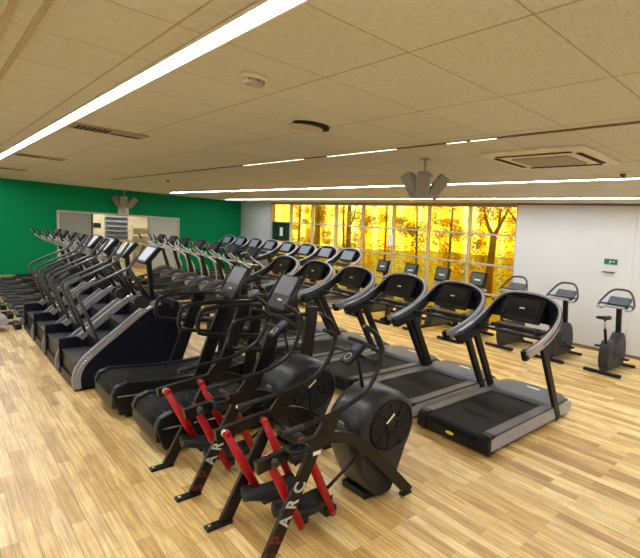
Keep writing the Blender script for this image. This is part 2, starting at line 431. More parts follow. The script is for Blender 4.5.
# slot line with short lit pieces
t = thing('slot_light', 'narrow dark ceiling slot with short lit pieces, in front of the speaker cluster', 'light', (-6, 2.77, H))
MB().box(-8, 6.5, -.018, .018, -.006, 0, 0).build('slot', mat('slot brown', (.14, .09, .045), .7), t)
for x0, x1 in ((-6.8, -6.1), (-6.05, -5.2), (-4.68, -3.5), (-2.82, -2.60), (-2.55, -2.28)):
    MB().box(x0+6, x1+6, -.008, .008, -.010, -.006, 0).build('lit_piece', LIGHTS, t)
# wide track at the upper left
tt = thing('ceiling_track', 'pale double ceiling rail at the top left corner', 'rail', (0, .28, H))
for yy in (-.04, .04): MB().box(-6.0, 2.2, yy-.01, yy+.01, -.012, 0, 0).build('rail', mat('rail tan', (.5, .43, .3), .6), tt)
# AC cassette
t = thing('air_conditioner', 'square ceiling air conditioning cassette with dark slots beside the far right lights', 'air conditioner', (-2.30, 3.58, H))
b = MB(); b.box(-.55, .55, -.36, .36, -.035, 0, .015); b.build('panel', CEILW, t)
b = MB(); b.box(-.30, .30, -.18, .20, -.05, -.03, .012); b.build('grille', mat('cassette grille', (.38, .33, .24), .6), t)
for s, q in (((-.40, .40, -.31, -.27), 0), ((-.40, .40, .27, .31), 0), ((-.47, -.41, -.24, .24), 1), ((.41, .47, -.24, .24), 1)):
    MB().box(s[0], s[1], s[2], s[3], -.040, -.034, 0).build('air_slot', DARK, t)
# slot diffusers
v0 = None
for x, lb in ((-5.78, 'slatted ceiling air vent beside the nearest strip light, the closest of three'), (-9.95, 'slatted ceiling air vent, the middle one of three along the strip light'), (-14.1, 'slatted ceiling air vent close to the green wall, farthest of three')):
    if v0 is None:
        v0 = thing('air_vent', lb, 'vent', (x, 1.13, H), 'ceiling air vents')
        MB().box(-.17, .17, -.26, .28, -.012, 0, .003).build('frame', mat('vent tan', (.36, .30, .2), .6), v0)
        for k in range(7): MB().box(-.12, .12, -.23+.035*k, -.21+.035*k, -.018, -.01, 0).build('slat', DARK, v0)
        MB().box(-.12, -.06, .03, .25, -.016, -.010, 0).build('air_slot', DARK, v0)
    else: dup(v0, (x, 1.13, H), lb)
# smoke detector
t = thing('smoke_detector', 'small round smoke detector right of the nearest strip light', 'smoke detector', (-2.64, 1.12, H))
MB().cyl((0, 0, -.012), .062, .024, n=28).build('base', CEILW, t)
MB().cyl((0, 0, -.036), .045, .028, n=28, r2=.055).build('sensor_head', mat('detector head', (.45, .41, .32), .5), t)
b = MB()
for k in range(8): b.box(.040, .052, -.008, .008, -.034, -.026, 0, Matrix.Rotation(k*PI/4, 4, 'Z'))
b.build('slot', DARK, t)
t = thing('ceiling_speaker', 'round ceiling fitting with a dark open crescent, between detector and lit slot', 'ceiling fitting', (-3.42, 1.88, H))
MB().cyl((0, 0, -.012), .13, .024, n=32).build('rim', DARK, t)
MB().cyl((-.01, -.03, -.032), .115, .012, n=32).build('cover', mat('fitting cover', (.62, .52, .38), .5), t)
for x, y, lb in ((-1.98, 4.55, 'small round sensor on the ceiling near the right end of the second strip light'), (-11.5, 3.2, 'small round sensor on the ceiling left of the lit slot')):
    t = thing('ceiling_sensor', lb, 'sensor', (x, y, H), 'ceiling sensors')
    MB().cyl((0, 0, -.01), .06, .02, n=24).build('base', CEILW, t)
    MB().ball((0, 0, -.02), .035).build('lens', GREYD, t)

# speaker clusters
def speaker_cluster():
    t = thing('speaker_cluster', 'hanging cluster of three grey loudspeakers on a short pole in front of the windows', 'speakers', (-3.62, 3.25, H))
    MB().cyl((0, 0, -.075), .012, .15).build('pole', CGREY, t)
    MB().cyl((0, 0, -.006), .05, .012).build('ceiling_plate', CGREY, t)
    b = MB(); b.tube([(-.12, 0, -.19), (-.06, 0, -.15), (0, 0, -.14), (.06, 0, -.15), (.12, 0, -.19)], .014, rounds=1); b.build('bracket', CGREY, t)
    for a, tl in ((-78, 33), (0, 0), (78, 33)):
        # each speaker: a rounded wedge cabinet, its grille facing outward
        m = Matrix.Rotation(math.radians(37.4), 4, 'Z') @ Matrix.Rotation(math.radians(a*.28), 4, 'Z') @ Matrix.Translation((a/78*.145, -.03 if a == 0 else .0, -.28)) @ Matrix.Rotation(math.radians(a/78*tl), 4, 'Y')
        b = MB(); b.box(-.065, .065, -.07, .07, -.135, .135, .035, m, seg=3)
        c = b.build('cabinet', CGREY, t)
        b = MB(); b.box(-.05, .05, -.078, -.066, -.115, .115, .012, m); b.build('grille', mat('grille cloth', (.27, .26, .21), .8, bump=.6, scale=200), c)
        c.matrix_parent_inverse = Matrix()
    return t
sc = speaker_cluster()
s2 = dup(sc, (XL+.35, 4.12, H-.02), 'small cluster of grey loudspeakers high on the green wall', 1.35)
s2.rotation_euler.z = math.radians(25)
e = thing('alarm_box', 'small white box on the green wall above the opening', 'box', (XL, 4.15, 1.99))
MB().box(0, .06, -.13, .15, 0.0, .24, .01).build('housing', mat('alarm box white', (.6, .66, .58), .5), e)
MB().box(.06, .065, -.05, .07, .06, .14, .002).build('cover', GREYP, e)
# exit sign and strip on white wall
t = thing('exit_sign', 'small green exit sign on the white wall', 'sign', (-3.49, YB-.02, 1.72))
MB().box(-.13, .13, -.02, 0, -.05, .05, .003).build('sign_panel', GREENS, t)
b = MB(); b.box(-.02, .0, -.023, -.02, -.02, .012, 0); b.box(-.016, -.004, -.023, -.02, .016, .028, 0); b.box(-.035, -.012, -.023, -.02, -.035, -.02, 0); b.box(.0, .02, -.023, -.02, -.005, .005, 0); b.box(.035, .08, -.023, -.02, -.006, .006, 0)
b.build('pictogram', WHITE, t)
t = thing('door_handle_bar', 'flat grey bar on the white wall under the exit sign', 'handle', (-3.5, YB-.02, 1.52))
MB().box(-.13, .12, -.05, -.03, -.012, .012, .004).build('bar', GREYD, t)
for xx in (-.09, .08): MB().box(xx-.01, xx+.01, -.032, .004, -.008, .008, 0).build('bracket', GREYD, t)

# ------------------------------------------------------------------ treadmill
def treadmill(label, group, lit=False):
    t = thing('treadmill', label, 'treadmill', (0, 0, 0), group)
    W = .475
    # base chassis
    b = MB(); b.prism([(0.02, .03), (.06, .01), (1.42, .01), (1.5, .05), (1.5, .14), (0.02, .14)], -W+.03, W-.03, .004); b.build('chassis', BLACK, t)
    c = MB(); c.prism([(.012, .03), (.012, .115), (.04, .125), (.11, .125), (.11, .02), (.03, .02)], -W+.02, W-.02, .006)
    for s in (-1, 1):
        x0, x1 = sorted((s*(W-.12), s*W)); c.prism([(.02, .02), (-.005, .045), (-.005, .14), (.01, .172), (.04, .192), (.11, .196), (.11, .02)], x0, x1, .012)
    rc = c.build('rear_cap', BLACK, t)
    b = MB(); b.ball((-.02, .010, .085), .03, (1.9, .2, .55)); b.build('badge', YEL, rc)
    # side skirts in silver grey
    for s in (-1, 1):
        b = MB(); x0, x1 = s*(W-.03), s*(W+.002); b.prism([(.05, .045), (.05, .165), (1.46, .175), (1.54, .15), (1.54, .07), (1.5, .04)], min(x0, x1), max(x0, x1), .006)
        b.build('side_skirt', GREYP, t)
        b = MB(); x0, x1 = s*(W-.125), s*(W-.004); b.box(min(x0, x1), max(x0, x1), .09, 1.12, .155, .196, .010); b.build('side_rail', GREYR, t)
    b = MB(); b.prism([(.02, .13), (.006, .15), (.02, .172), (.05, .18), (1.2, .18), (1.2, .13)], -W+.125, W-.125, .004); b.build('running_belt', BELT, t)
    # motor hood, rounded
    secs = [(1.08, .196, W), (1.14, .235, W), (1.25, .262, W), (1.38, .262, W*.99), (1.47, .245, W*.96), (1.55, .20, W*.90), (1.585, .13, W*.86)]
    bm = bmesh.new(); R = []
    for (y, z, ww) in secs:
        ring = []
        for u in (-1, -.96, -.8, -.4, 0, .4, .8, .96, 1):
            yy = y + (0.0 if y > 1.2 else -(u*u)*.0 + .07*(1-u*u)*-0.6)
            zz = z - (.022*u*u if abs(u) < .9 else .045*abs(u)) + (.0)
            ring.append(bm.verts.new((u*ww, yy, zz)))
        ring = [bm.verts.new((-ww, ring[0].co.y, .05))]+ring+[bm.verts.new((ww, ring[-1].co.y, .05))]
        R.append(ring)
    for i in range(len(R)-1):
        for j in range(len(R[0])-1):
            f = bm.faces.new((R[i][j], R[i][j+1], R[i+1][j+1], R[i+1][j])); f.smooth = j not in (0, len(R[0])-2)
    bm.faces.new(R[0][::-1]); bm.faces.new(R[-1]); bmesh.ops.recalc_face_normals(bm, faces=bm.faces[:])
    q = MB(); q._add(bm); hd = q.build('motor_hood', GREYR, t)
    MB().box(-.02, .16, 1.30, 1.33, .258, .263, .001).build('label_strip', WHITE, hd)
    # uprights
    for s in (-1, 1):
        b = MB(); b.bar((s*(W-.01), 1.26, .03), (s*(W-.02), .83, .92), .085, .05, .014); b.build('upright', BROWNM, t)
    # console rim: a big C from grip to grip, passing behind the display
    half = [(.45, .52, .875), (.465, .66, .91), (.475, .82, .965), (.478, .97, 1.04), (.470, 1.09, 1.135), (.44, 1.17, 1.235), (.375, 1.195, 1.315), (.26, 1.19, 1.365), (.12, 1.18, 1.385)]
    path = [Vector(p) for p in half] + [Vector((0, 1.178, 1.388))] + [Vector((-p[0], p[1], p[2])) for p in half[::-1]]
    P = smooth_path(path, 2)
    n = len(P); cen = Vector((0, 1.0, 1.16))
    def band(name, m, hi, off, th, a=0., z=1.):
        bm = bmesh.new(); rings = []
        for i in range(n):
            d = (P[min(i+1, n-1)]-P[max(i-1, 0)]).normalized()
            inn = (cen-P[i]); inn = (inn-d*inn.dot(d)).normalized(); up = d.cross(inn).normalized()
            if up.z < 0: up = -up
            # near the top the band stands up, along the sides it is a tall blade
            ax = Vector((0, -.35, 1)); ax = (ax-d*ax.dot(d)).normalized() if abs(d.dot(ax.normalized())) < .97 else up
            u = abs(i/(n-1)*2-1)
            h = hi*(.40+.60*min(1, max(0, u-.15)*1.8))
            out = -inn
            c = P[i]+out*off
            rings.append([bm.verts.new(c+v) for v in (up*h+out*th*.2, up*h*.7+out*th, -up*h*.7+out*th, -up*h+out*th*.1, -up*h*.8-out*th*.8, up*h*.8-out*th*.8)])
        for i in range(n-1):
            for j in range(6):
                f = bm.faces.new((rings[i][j], rings[i][(j+1) % 6], rings[i+1][(j+1) % 6], rings[i+1][j])); f.smooth = True
        bm.faces.new(rings[0]); bm.faces.new(rings[-1][::-1]); bmesh.ops.recalc_face_normals(bm, faces=bm.faces[:])
        q = MB(); q._add(bm); return q.build(name, m, t)
    rim = band('console_rim', RIMG, .074, .012, .016)
    band('rim_lining', BLACK, .060, -.012, .012)
    b = MB(); b.tube([p+(p-cen).normalized()*.029 + Vector((0, 0, .0)) for p in P[6:-6]], .008, 6); b.build('rim_groove', BLACK, rim)
    for s in (-1, 1):
        b = MB(); b.bar((s*.45, .50, .862), (s*.452, .56, .885), .11, .06, .015); b.build('grip_end', BLACK, rim)
        b = MB(); b.bar((s*.44, .55, .83), (s*.44, .98, .965), .055, .05, .015); b.build('arm', BLACK, t)
    # dark bowl between rim and display
    dc = Vector((0, 1.10, 1.19))
    sel = P[int(n*.19):int(n*.81)+1]
    A = [p.lerp(dc, .04) for p in sel]; B = [Vector((p.x*.62, p.y*.4+1.14*.6+.02, 1.08+(p.z-1.08)*.72)) for p in sel]
    b = MB(); b.strip(A, B)
    # lower tray closing the bowl
    k = len(B); mid = [Vector((B[i].x, B[i].y, B[i].z)) for i in range(k)]
    for i in range(k//2): b.strip([B[i], B[i+1]], [B[k-1-i], B[k-2-i]], True)
    b.build('console_bowl', NAVY, t, solid=.012)
    # display
    m = Matrix.Translation((0, 1.075, 1.225)) @ Matrix.Rotation(math.radians(-28), 4, 'X')
    b = MB(); b.box(-.27, .27, -.0, .05, -.145, .150, .018, m); disp = b.build('display', BLACK, t)
    b = MB(); b.box(-.235, .235, -.006, .002, -.105, .125, .002, m); b.build('screen', LSCREEN if lit else SCREEN, disp)
    if not lit:
        b = MB(); b.box(-.035, .035, -.009, -.006, .0, .018, .001, m); b.build('logo_mark', WHITE, disp)
    # tray with cup holders and cross bar
    b = MB(); b.box(-.36, .36, .96, 1.12, .985, 1.03, .02); tr = b.build('tray', BLACK, t)
    for s in (-1, 1):
        b = MB(); b.ring((s*.27, 1.0, 1.03), .042, .007); b.cyl((s*.27, 1.0, .985), .04, .08); b.build('cup_holder', GREYD, tr)
    b = MB(); b.tube([(-.45, .86, .985), (-.3, .82, .99), (.3, .82, .99), (.45, .86, .985)], .016, rounds=1); b.build('cross_bar', BLACKM, t)
    b = MB(); b.box(-.09, .09, .80, .86, .985, 1.02, .012); b.build('sensor_grip', GREYD, t)
    return t

names = ['dark screened grey treadmill nearest the white wall, in full view on the right', 'dark screened grey treadmill second from the white wall, left of the fully visible one',
         'dark screened grey treadmill third from the white wall', 'dark screened grey treadmill fourth from the white wall, above the nearest fan housing',
         'dark screened grey treadmill fifth from the white wall', 'dark screened grey treadmill sixth from the white wall, beside the cross trainers']
T0 = treadmill(names[0], 'dark screened treadmills in the middle row'); TX = (-2.88, -3.98, -5.04, -6.22, -7.38, -8.52)
T0.location = (TX[0], 3.08, 0)
for k in range(1, 6): dup(T0, (TX[k], 3.08, 0), names[k])
ordn = ['first', 'second', 'third', 'fourth', 'fifth', 'sixth', 'seventh', 'eighth']
TB = treadmill('x', 'lit screened treadmills along the windows', True)
for k in range(8):
    lb = '%s treadmill with a lit pale screen by the windows, counted from the right' % ordn[k]
    if k == 0: TB.location = (-10.45, 5.7, 0); TB.scale = (1.06,)*3; TB['label'] = lb
    else: dup(TB, (-10.45-1.10*k, 5.7, 0), lb, 1.06)

# ------------------------------------------------------------------ low curved treadmills with loop handles
def curved(label):
    t = thing('manual_treadmill', label, 'treadmill', (0, 0, 0), 'black slatted treadmills with loop handles')
    W = .37
    prof = [(.05, .12), (.02, .24), (.05, .315), (.13, .35), (.3, .335), (.55, .31), (.8, .31), (1.05, .33), (1.25, .36), (1.35, .34), (1.38, .22), (1.3, .14)]
    b = MB(); b.prism([(y, z) for y, z in prof], -W+.07, W-.07, 0, smooth=True)
    # slats
    bt = b.build('slat_belt', BELT, t)
    b = MB(); top = smooth_path([Vector((0, y, z)) for y, z in prof[1:10]], 2)
    L = 0; last = top[0]
    for a, c in zip(top[:-1], top[1:]):
        L += (c-a).length
        if L > .055:
            L = 0; b.box(-W+.08, W-.08, c.y-.004, c.y+.004, c.z, c.z+.006, 0)
    b.build('slat_ribs', BLACK, bt)
    for s in (-1, 1):
        up = [(y-.01, z+.02) for y, z in prof[:11]]
        b = MB(); x0, x1 = sorted((s*(W-.08), s*W)); b.prism([(.07, .05)] + up + [(1.38, .06)], x0, x1, .012, smooth=False); b.build('side_cover', BLACK, t)
        x0, x1 = sorted((s*W, s*(W+.004))); b = MB(); b.prism([(.05, .235), (.05, .25), (.5, .235), (1.2, .245), (1.2, .232), (.5, .222)], x0, x1, 0); b.build('trim_line', BRIGHT, t)
    MB().box(-W+.05, W-.05, .12, 1.3, .0, .12, .02).build('base', NAVY, t)
    b = MB(); b.box(-W+.02, W-.02, .015, .06, .12, .24, .015); b.build('rear_roller_cover', BLACK, t)
    for s in (-1, 1):
        x = s*(W+.01)
        # rounded side loop
        b = MB(); b.tube([(x, 1.30, .74), (x, .95, .78), (x, .63, .83), (x, .54, .86), (x, .56, 1.07), (x, .64, 1.11), (x, .90, 1.115), (x, 1.30, 1.10)], .021, 8, rounds=1)
        b.build('handle_loop', BLACKM, t)
        b = MB(); b.bar((x, .70, .20), (x, .98, 1.10), .12, .05, .01); b.build('upright', BLACKM, t)
        b = MB(); b.bar((x, 1.22, .10), (x, 1.33, 1.18), .12, .05, .01); b.build('upright', BLACKM, t)
        # high grips up to the display
        b = MB(); b.tube([(x, 1.28, 1.08), (s*.26, 1.20, 1.12), (s*.24, 1.16, 1.18), (s*.235, 1.34, 1.50)], .015, 8, rounds=1); b.build('grip', BLACKM, t)
    b = MB(); b.tube([(-W, 1.3, .95), (W, 1.3, .95)], .03); b.box(-.12, .12, 1.22, 1.34, .88, 1.12, .02); b.build('cross_bar', BLACKM, t)
    m = Matrix.Translation((0, 1.21, 1.29)) @ Matrix.Rotation(math.radians(-27), 4, 'X')
    b = MB(); b.box(-.195, .195, 0, .05, -.20, .20, .02, m); d = b.build('display', BLACK, t)
    b = MB(); b.box(-.175, .175, -.006, .002, -.03, .18, .002, m); b.build('screen', mat('satin screen', (.03, .032, .036), .35), d)
    b = MB(); b.box(-.02, .06, -.006, .001, -.10, -.08, .001, m); b.build('logo_mark', WHITE, d)
    b = MB(); b.bar((0, 1.33, 1.0), (0, 1.33, 1.25), .06, .07, .01); b.build('mast', BLACKM, t)
    return t
C0 = curved('black slatted manual treadmill with loop handles, next to the arc trainers'); C0.location = (-4.72, 1.12, 0)
dup(C0, (-5.78, 1.05, 0), 'black slatted manual treadmill with loop handles, next to the stair climbers')

# ------------------------------------------------------------------ arc trainers
def arc_trainer(label):
    t = thing('arc_trainer', label, 'arc trainer', (0, 0, 0), 'arc trainers with red arms')
    # local y = world y - 1.0
    for s in (-1, 1):
        x = s*.29
        leg = MB(); leg.bar((x, .175, .02), (x, .475, .66), .075, .035, .004); leg.box(x-.035, x+.035, .06, .21, 0, .022, .006)
        lg = leg.build('leg', BROWNM, t)
        b = MB(); b.ball((x, .085, .024), .012, (1, 1, .6)); b.build('bolt', BRIGHT, lg)
        if s == 1:
            d = Vector((0, .30, .64)).normalized(); up = Vector((0, -d.z, d.y)); nx = Vector((1, 0, 0))
            def place(ch, z, size, m):
                pnt = Vector((x+.0195, .175, .02)) + d*((z-.02)/d.z)
                M = Matrix((( *[0]*4,),)*4) if False else Matrix.Identity(4)
                for r in range(3):
                    M[r][0] = d[r]*1.0; M[r][1] = up[r]*1.0; M[r][2] = nx[r]; M[r][3] = pnt[r]
                q = MB(); 
                for dx in (-.0022, 0, .0022):
                    for dy in (-.0018, .0018): put_text(q, ch, size, M @ Matrix.Translation((dx, dy, 0)))
                return q.build('letter', m, lg)
            for ch, z, m in (('S', .055, DRED), ('P', .14, DRED), ('A', .235, WHITE), ('R', .325, WHITE), ('C', .415, WHITE)):
                place(ch, z, .095, m)
            b = MB(); b.box(x+.018, x+.0195, .44, .49, .585, .61, 0, None); b.build('sticker', WHITE, lg)
        # arched beam
        path = [(.11, .625), (.25, .645), (.40, .665), (.54, .67), (.66, .64), (.79, .545), (.90, .42), (1.06, .24), (1.24, .02)]
        PP = smooth_path([Vector((x, y, z)) for y, z in path], 2)
        bm = bmesh.new(); R = []
        for i, p in enumerate(PP):
            dd = (PP[min(i+1, len(PP)-1)]-PP[max(i-1, 0)]).normalized(); nn = Vector((0, -dd.z, dd.y)); hw = .036
            R.append([bm.verts.new(p+nn*a+Vector((c, 0, 0))) for a, c in ((hw, -.022), (hw, .022), (-hw, .022), (-hw, -.022))])
        for i in range(len(R)-1):
            for j in range(4): bm.faces.new((R[i][j], R[i][(j+1) % 4], R[i+1][(j+1) % 4], R[i+1][j]))
        bm.faces.new(R[0][::-1]); bm.faces.new(R[-1]); bmesh.ops.recalc_face_normals(bm, faces=bm.faces[:])
        q = MB(); q._add(bm); be = q.build('arched_beam', BROWNM, t)
        b = MB(); b.box(x-.03, x+.03, 1.18, 1.26, 0, .02, .004); b.cyl((x, 1.2, .03), .012, .03); b.build('foot', BLACKM, be)
        # red swing arms
        xi = s*.215
        for k, (ya, za, yb, zb) in enumerate(((.20, .635, .43, .085), (.42, .66, .65, .075)) if s == 1 else ((.15, .645, .38, .12), (.38, .67, .60, .12))):
            rb = MB()
            a = Vector((xi, ya, za)); c = Vector((xi, yb, zb))
            rb.tube([a, a.lerp(c, .5), c], lambda u: .021+.014*u*(1-u)*2, 12, rounds=0, sy=.8); rb.ball(a, .024); rb.ball(c, .022)
            r_ = rb.build('swing_arm', RED, t)
            b = MB(); b.cyl((x-s*.03, ya, za), .018, .10, 'X'); b.cyl((xi+s*.022, ya, za), .024, .02, 'X'); b.build('pivot', BRIGHT if k == 0 else BLACKM, r_)
        # pedal: dished foot plate
        bm = bmesh.new(); rings = []
        xc = s*.125+.0
        for i in range(13):
            u = i/12; y = (.30 if s == 1 else .22)+.36*u; hw = .098*math.sin(PI*(.06+.80*u))**.45
            z = (.19 if s == 1 else .225)-.05*u + .02*math.cos(2*PI*u)
            rings.append([bm.verts.new((xc+v*hw, y, z + (.035*v*v) - (.045 if lay else 0))) for lay in (0, 1) for v in ((-1, -.7, -.3, 0, .3, .7, 1) if not lay else (1, .7, .3, 0, -.3, -.7, -1))])
        for i in range(12):
            for j in range(14):
                f = bm.faces.new((rings[i][j], rings[i][(j+1) % 14], rings[i+1][(j+1) % 14], rings[i+1][j])); f.smooth = True
        bm.faces.new(rings[0]); bm.faces.new(rings[-1]); bmesh.ops.recalc_face_normals(bm, faces=bm.faces[:])
        q = MB(); q._add(bm); pd = q.build('pedal', RUBBER, t)
        b = MB(); sh_ = 0 if s == 1 else -.07; b.box(min(xc, xi), max(xc, xi), .42+sh_, .48+sh_, .085-sh_*.4, .135-sh_*.4, .01); b.build('bracket', BLACKM, pd)
        b = MB(); b.box(min(xc, xi), max(xc, xi), .60+sh_, .68+sh_, .06-sh_*.4, .12-sh_*.4, .01); b.build('bracket', BLACKM, pd)
        # link rod to the flywheel
        b = MB(); b.tube([(xi, .60, .27), (xi*.9, .92, .45)], .012); b.build('link_rod', BROWNM, t)
        # handle tube
        pts = [(x, .25, .775), (x, .50, .80), (x, .68, .83), (x, .84, .91), (x, .92, 1.04), (x, .945, 1.18), (x, .91, 1.28), (x*.95, .80, 1.36)]
        b = MB(); b.tube(pts, .0165, 10, rounds=2); hn = b.build('handle_tube', BLACKM, t)
        b = MB(); b.tube([pts[0], (x, .38, .788)], .020, 10); b.build('grip', RUBBER, hn)
        b = MB(); b.tube([(x*.98, .94, 1.15), (s*.17, .86, 1.22), (s*.155, .76, 1.26)], .014, 8, rounds=1); b.build('inner_grip', RUBBER, hn)
        b = MB(); b.prism([(.42, .66), (.58, .68), (.64, .83), (.52, .80)], x-.012, x+.012, .002); b.build('gusset', BROWNM, hn)
    b = MB(); b.tube([(-.28, .93, 1.09), (-.1, .95, 1.075), (.1, .95, 1.075), (.28, .93, 1.09)], .0145); b.build('cross_tube', BLACKM, t)
    for pp, rr in (([(0, .95, 1.07), (0, 1.0, .82)], .013), ([(-.28, .46, .64), (.28, .46, .64)], .018), ([(-.28, .74, .58), (.28, .74, .58)], .02)):
        b = MB(); b.tube(pp, rr); b.build('cross_tube', BLACKM, t)
    m = Matrix.Translation((0, .90, 1.11)) @ Matrix.Rotation(math.radians(-50), 4, 'X')
    b = MB(); b.box(-.062, .062, 0, .035, -.095, .095, .02, m, seg=3); cs = b.build('console', BLACK, t)
    b = MB(); b.box(-.038, .038, -.004, .002, .01, .075, .002, m); b.build('screen', LSCREEN2, cs)
    b = MB(); b.ring((0, 0, 0), .028, .004, 'Y'); b.bm.transform(m @ Matrix.Translation((0, -.001, -.045))); b.build('button_ring', GREYP, cs)
    # fan housing (egg shaped shell)
    prof = [(1.0, .02), (.94, .12), (.865, .30), (.81, .48), (.82, .62), (.89, .73), (1.0, .80), (1.12, .815), (1.25, .775), (1.345, .68), (1.38, .55), (1.36, .42), (1.26, .25), (1.18, .06), (1.15, .02)]
    F = smooth_path([Vector((0, y, z)) for y, z in prof], 2, True)
    cy, cz = 1.1, .48
    bm = bmesh.new(); R = []
    for xx, sc_ in ((-.20, .80), (-.195, .88), (-.165, .96), (-.11, 1.0), (.11, 1.0), (.165, .96), (.195, .88), (.20, .80)):
        R.append([bm.verts.new((xx, cy+(p.y-cy)*sc_, cz+(p.z-cz)*sc_ if p.z > .3 else p.z*1.0)) for p in F])
    kk = len(F)
    for i in range(len(R)-1):
        for j in range(kk):
            f = bm.faces.new((R[i][j], R[i][(j+1) % kk], R[i+1][(j+1) % kk], R[i+1][j])); f.smooth = True
    bm.faces.new(R[0]); bm.faces.new(R[-1][::-1]); bmesh.ops.recalc_face_normals(bm, faces=bm.faces[:])
    q = MB(); q._add(bm); hs = q.build('fan_housing', mat('fan shell', (.014, .017, .022), .36, bump=.2, scale=50), t)
    for s in (-1, 1):
        b = MB(); b.cyl((s*.2005, 1.13, .55), .185, .012, 'X', 40); wl = b.build('fan_recess', DARK, hs)
        b = MB(); b.ring((s*.208, 1.13, .55), .185, .010, 'X', 40); b.ring((s*.212, 1.13, .55), .05, .010, 'X')
        for k in range(9):
            a = 2*PI*k/9; b.tube([(s*.211, 1.13+.05*math.cos(a), .55+.05*math.sin(a)), (s*.211, 1.13+.12*math.cos(a+.22), .55+.12*math.sin(a+.22)), (s*.209, 1.13+.18*math.cos(a+.35), .55+.18*math.sin(a+.35))], .0075, 6)
        b.build('fan_grille', BLACK, hs)
        b = MB(); b.box(s*.222-.003, s*.222+.003, -.045, .045, -.009, .009, .002, Matrix.Translation((0, 1.10, .61)) @ Matrix.Rotation(math.radians(40), 4, 'X')); b.build('nameplate', BRIGHT, hs)
    b = MB()
    for k, (zz, ww) in enumerate(((.63, .10), (.60, .07), (.66, .05))):
        b.box(-ww, ww*.4, -.004, .0, -.008, .008, 0, Matrix.Translation((.03, .822+.0, zz-.06)) @ Matrix.Rotation(math.radians(4), 4, 'X'))
    b.build('warning_label', GREYP, hs)
    b = MB(); b.box(-.15, .15, .95, 1.18, .0, .05, .01); b.build('base', BLACKM, t)
    # cup holder and knob on the right beam
    ch = MB(); ch.ring((.36, .31, .70), .054, .010); ch.cyl((.36, .31, .655), .044, .06); ch.box(.30, .345, .29, .35, .63, .68, .006); c_ = ch.build('cup_holder', BLACK, t)
    b = MB(); b.ball((.34, .195, .645), .03); b.cyl((.315, .195, .645), .014, .04, 'X'); b.build('adjuster_knob', mat('gloss black', (.01, .01, .01), .08), t)
    return t
A0 = arc_trainer('arc trainer with red arms and fan housing, the one nearest the viewer'); A0.location = (-2.80, 1.0, 0)
A1 = dup(A0, (-3.87, .98, 0), 'arc trainer with red arms, behind the nearest one and beside the slatted treadmills')

